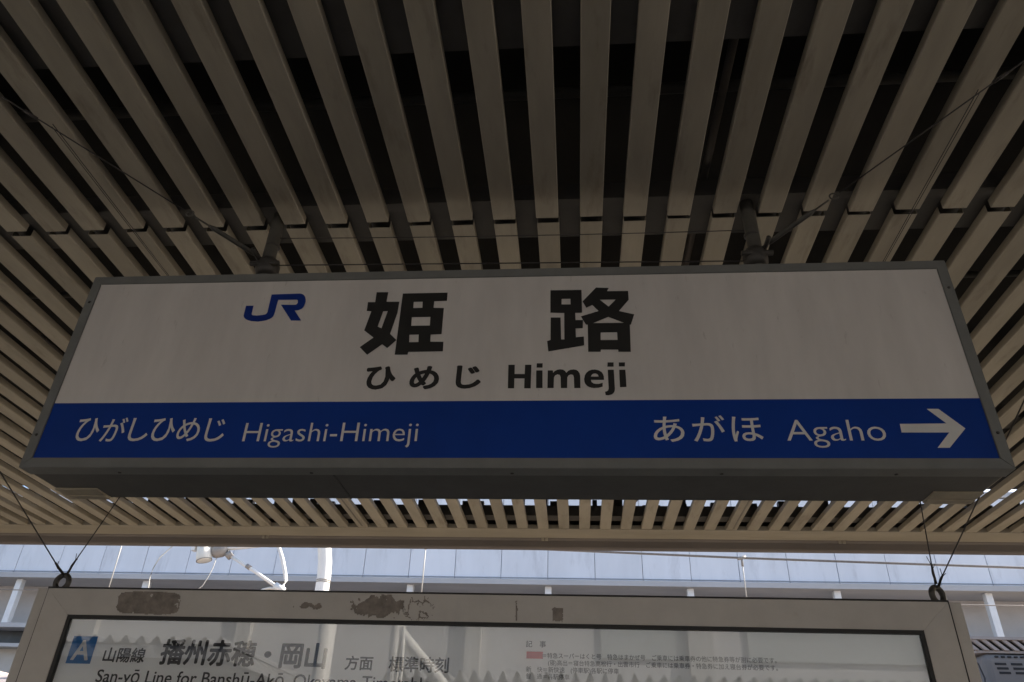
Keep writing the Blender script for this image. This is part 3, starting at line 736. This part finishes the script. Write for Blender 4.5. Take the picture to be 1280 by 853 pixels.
tube("jumper_cable", [(-5.25, AY, 4.78), (-5.56, AY, 4.61), (-5.70, AY, 4.45), (-5.755, AY, 4.30), (-5.765, AY, 4.15), (-5.74, AY, 3.99), (-5.6, AY, 3.8)], 0.007, M_ROD, mast, n=6)
tube("jumper_cable", [(-4.86, AY, 4.5), (-4.88, AY, 4.32), (-4.91, AY, 4.21), (-4.97, AY, 4.06), (-5.1, AY, 3.95)], 0.006, M_ROD, mast, n=6)

# ------------------------------------------------------------------ the train on the second track
TY = 7.4
train = thing("train_car", (0, TY, GZ), "silver train car with rooftop air conditioner waiting on the far track", "train")
def sweep_x(name, prof, x0, x1, material, parent):
    V, F = [], []
    for x in (x0, x1):
        V += [(x, y, z) for y, z in prof]
    n = len(prof)
    for i in range(n):
        j = (i + 1) % n
        F.append((i, n + i, n + j, j))
    F += [tuple(range(n)), tuple(reversed(range(n, 2 * n)))]
    o = mesh(name, V, F, material, parent)
    bm = bmesh.new(); bm.from_mesh(o.data); bmesh.ops.recalc_face_normals(bm, faces=bm.faces); bm.to_mesh(o.data); bm.free()
    return o
hw = 1.42
sweep_x("body", [(TY - hw, -0.2), (TY - hw - 0.03, 0.6), (TY - hw, 2.05), (TY - hw + 0.05, 2.25), (TY + hw - 0.05, 2.25), (TY + hw, 2.05), (TY + hw + 0.03, 0.6), (TY + hw, -0.2)], -11, 9, M_STEEL, train)
roof = sweep_x("roof", [(TY - hw + 0.05, 2.253), (TY - 1.25, 2.42), (TY - 1.0, 2.56), (TY - 0.5, 2.66), (TY, 2.69), (TY + 0.5, 2.66), (TY + 1.0, 2.56), (TY + 1.25, 2.42), (TY + hw - 0.05, 2.253)], -11, 9, M_ROOFTRAIN, train)
for k in range(40):
    x = -10.75 + k * 0.5
    boxes("roof_rib", [(x - 0.02, x + 0.02, TY - 0.95, TY + 0.95, 2.55, 2.70)], M_ROOFTRAIN, roof)
for x in (-9.4, -6.6, -3.8, -1.0, 1.8, 4.6, 7.4):
    box("window", x - 0.75, x + 0.75, TY - hw - 0.035, TY - hw + 0.1, 0.85, 1.75, M_TRAINGLASS, train, bevel=0.02)
for x in (-9, 7):
    for xx in (x - 1.05, x + 1.05):
        for yy in (TY - 0.56, TY + 0.56):
            tube("wheel", [(xx, yy - 0.06, GZ + 0.585), (xx, yy + 0.06, GZ + 0.585)], 0.43, M_RAIL, train, n=24)
box("underframe", -10.6, 8.6, TY - 1.2, TY + 1.2, -0.75, -0.21, M_BEAM, train)
# air conditioner
AX0, AX1 = 4.16, 7.3
ac = box("air_conditioner", AX0, AX1, 6.50, 8.30, 2.60, 3.035, M_STEEL, train, bevel=0.07, seg=4)
box("top_cover", AX0 - 0.03, AX1 + 0.03, 6.52, 8.28, 3.038, 3.06, M_ROOFTRAIN, train)
box("grille_rim", AX0 - 0.06, AX1 + 0.06, 6.49, 8.3, 3.158, 3.185, M_ROOFTRAIN, train)
box("grille_back", AX0, AX1, 6.60, 8.2, 3.062, 3.157, M_SLOT, train)
for k in range(34):
    x = AX0 - 0.05 + k * 0.095
    V = [(x, 6.50, 3.061), (x + 0.045, 6.50, 3.061), (x - 0.06, 6.50, 3.157), (x - 0.105, 6.50, 3.157)]
    V += [(a, 6.53, c) for a, b, c in V]
    mesh("grille_slat", V, [(0, 1, 2, 3), (7, 6, 5, 4), (0, 4, 5, 1), (1, 5, 6, 2), (2, 6, 7, 3), (3, 7, 4, 0)], M_ROOFTRAIN, train)
for k in range(30):
    x = AX0 + 0.12 + k * 0.06
    box("vent_hole", x, x + 0.03, 6.494, 6.51, 3.005 - 0.012, 3.005 + 0.002, M_SLOT, ac)
for c in range(5):
    for j in range(3):
        x = AX0 + 0.10 + c * 0.150 + 0.01 * j
        z = 2.925 - j * 0.040
        box("vent_slot", x, x + 0.105, 6.496, 6.51, z, z + 0.020, M_SLOT, ac)
tube("roof_cable", [(4.02, 6.52, 3.02), (4.10, 6.49, 2.93), (4.12, 6.48, 2.80), (4.09, 6.47, 2.66), (4.10, 6.5, 2.55)], 0.008, M_WIRE, train, n=6)

# ------------------------------------------------------------------ behind the camera: what the board's glass mirrors
def folded_roof(name, x0, x1, y0, y1, z, amp, pitch, label):
    V, F = [], []
    n = int((x1 - x0) / pitch)
    top = []
    for k in range(n):
        x = x0 + k * pitch
        top += [(x, z), (x + pitch * 0.12, z), (x + pitch * 0.44, z + amp), (x + pitch * 0.56, z + amp), (x + pitch * 0.88, z)]
    top.append((x0 + n * pitch, z))
    for y in (y0, y1):
        V += [(x, y, zz) for x, zz in top]
    m = len(top)
    for i in range(m - 1):
        F.append((i, i + 1, m + i + 1, m + i))
    t = thing(name, ((x0 + x1) / 2, (y0 + y1) / 2, 0), label, "canopy")
    mesh("folded_sheet", V, F, M_FARROOF, t)
    box("ceiling_board", x0, x0 + n * pitch, y0 + 0.05, y1 - 0.05, z - 0.22, z - 0.02, M_FARROOF, t)
    for x in (x0 + 1.0, (x0 + x1) / 2, x1 - 1.0):
        box("column", x - 0.09, x + 0.09, (y0 + y1) / 2 - 0.09, (y0 + y1) / 2 + 0.09, 0, z - 0.221, M_TRIM, t)
    return t
folded_roof("far_canopy", -2.95, 14.0, -14.0, -10.0, 3.26, 0.17, 0.232, "low folded sheet canopy of the next platform behind the viewer, mirrored in the glass")
folded_roof("far_canopy", -16.0, -5.4, -14.0, -10.05, 3.74, 0.12, 0.28, "higher folded sheet canopy of the next platform, mirrored at the glass's left end")
m2 = thing("catenary_mast", (-2.1, -7.0, GZ), "white catenary mast with slanting brace behind the viewer, mirrored in the timetable glass", "mast")
tube("pole", [(-2.08, -7.0, GZ), (-2.08, -7.0, 3.45), (-2.10, -7.0, 6.0)], 0.075, M_MAST, m2, n=16)
tube("brace", [(-2.09, -7.0, 3.52), (-1.86, -7.0, 3.26), (-1.50, -7.0, 2.90), (-1.2, -7.0, 2.6)], [0.06, 0.075, 0.075, 0.06], M_MAST, m2, n=12)
tube("cable", [(-1.98, -6.95, 3.5), (-1.95, -6.92, 3.0), (-1.96, -6.92, 1.0)], 0.02, M_MAST, m2, n=8)
m3 = thing("lamp_post", (-3.0, -7.05, GZ), "plain pale post behind the viewer, mirrored beside the place name on the timetable", "post")
tube("pole", [(-3.0, -7.05, GZ), (-3.0, -7.05, 5.5)], 0.11, M_MAST, m3, n=16)
tube("base_plate", [(-3.0, -7.05, GZ), (-3.0, -7.05, GZ + 0.05)], 0.22, M_CONC, m3, n=16)

bk = thing("station_building", (0, -22.0, GZ), "plain grey station building behind the viewer, mirrored faintly in the glass", "building")
box("wall", -40, 40, -26, -18, GZ, 9.5, M_BACKWALL, bk)
for x0, x1 in ((-30.2, -28.8), (-22.0, -21.2), (-14.4, -13.0), (-9.0, -8.6), (-2.72, -2.31), (3.08, 3.70), (9.4, 10.2), (16.0, 17.0), (24, 25)):
    box("pilaster", x0, x1, -18.0, -17.8, GZ, 9.3, M_CONC, bk)
for x0, x1 in ((0.83, 3.0), (4.6, 9.2), (10.4, 15.8)):
    box("window_band", x0, x1, -17.98, -17.93, 4.9, 6.6, M_BACKPANEL, bk)
    box("window_band", x0, x1, -17.98, -17.93, 7.2, 8.8, M_BACKPANEL, bk)
box("cornice", -40.2, 40.2, -26.1, -17.7, 9.503, 9.8, M_CONC, bk)
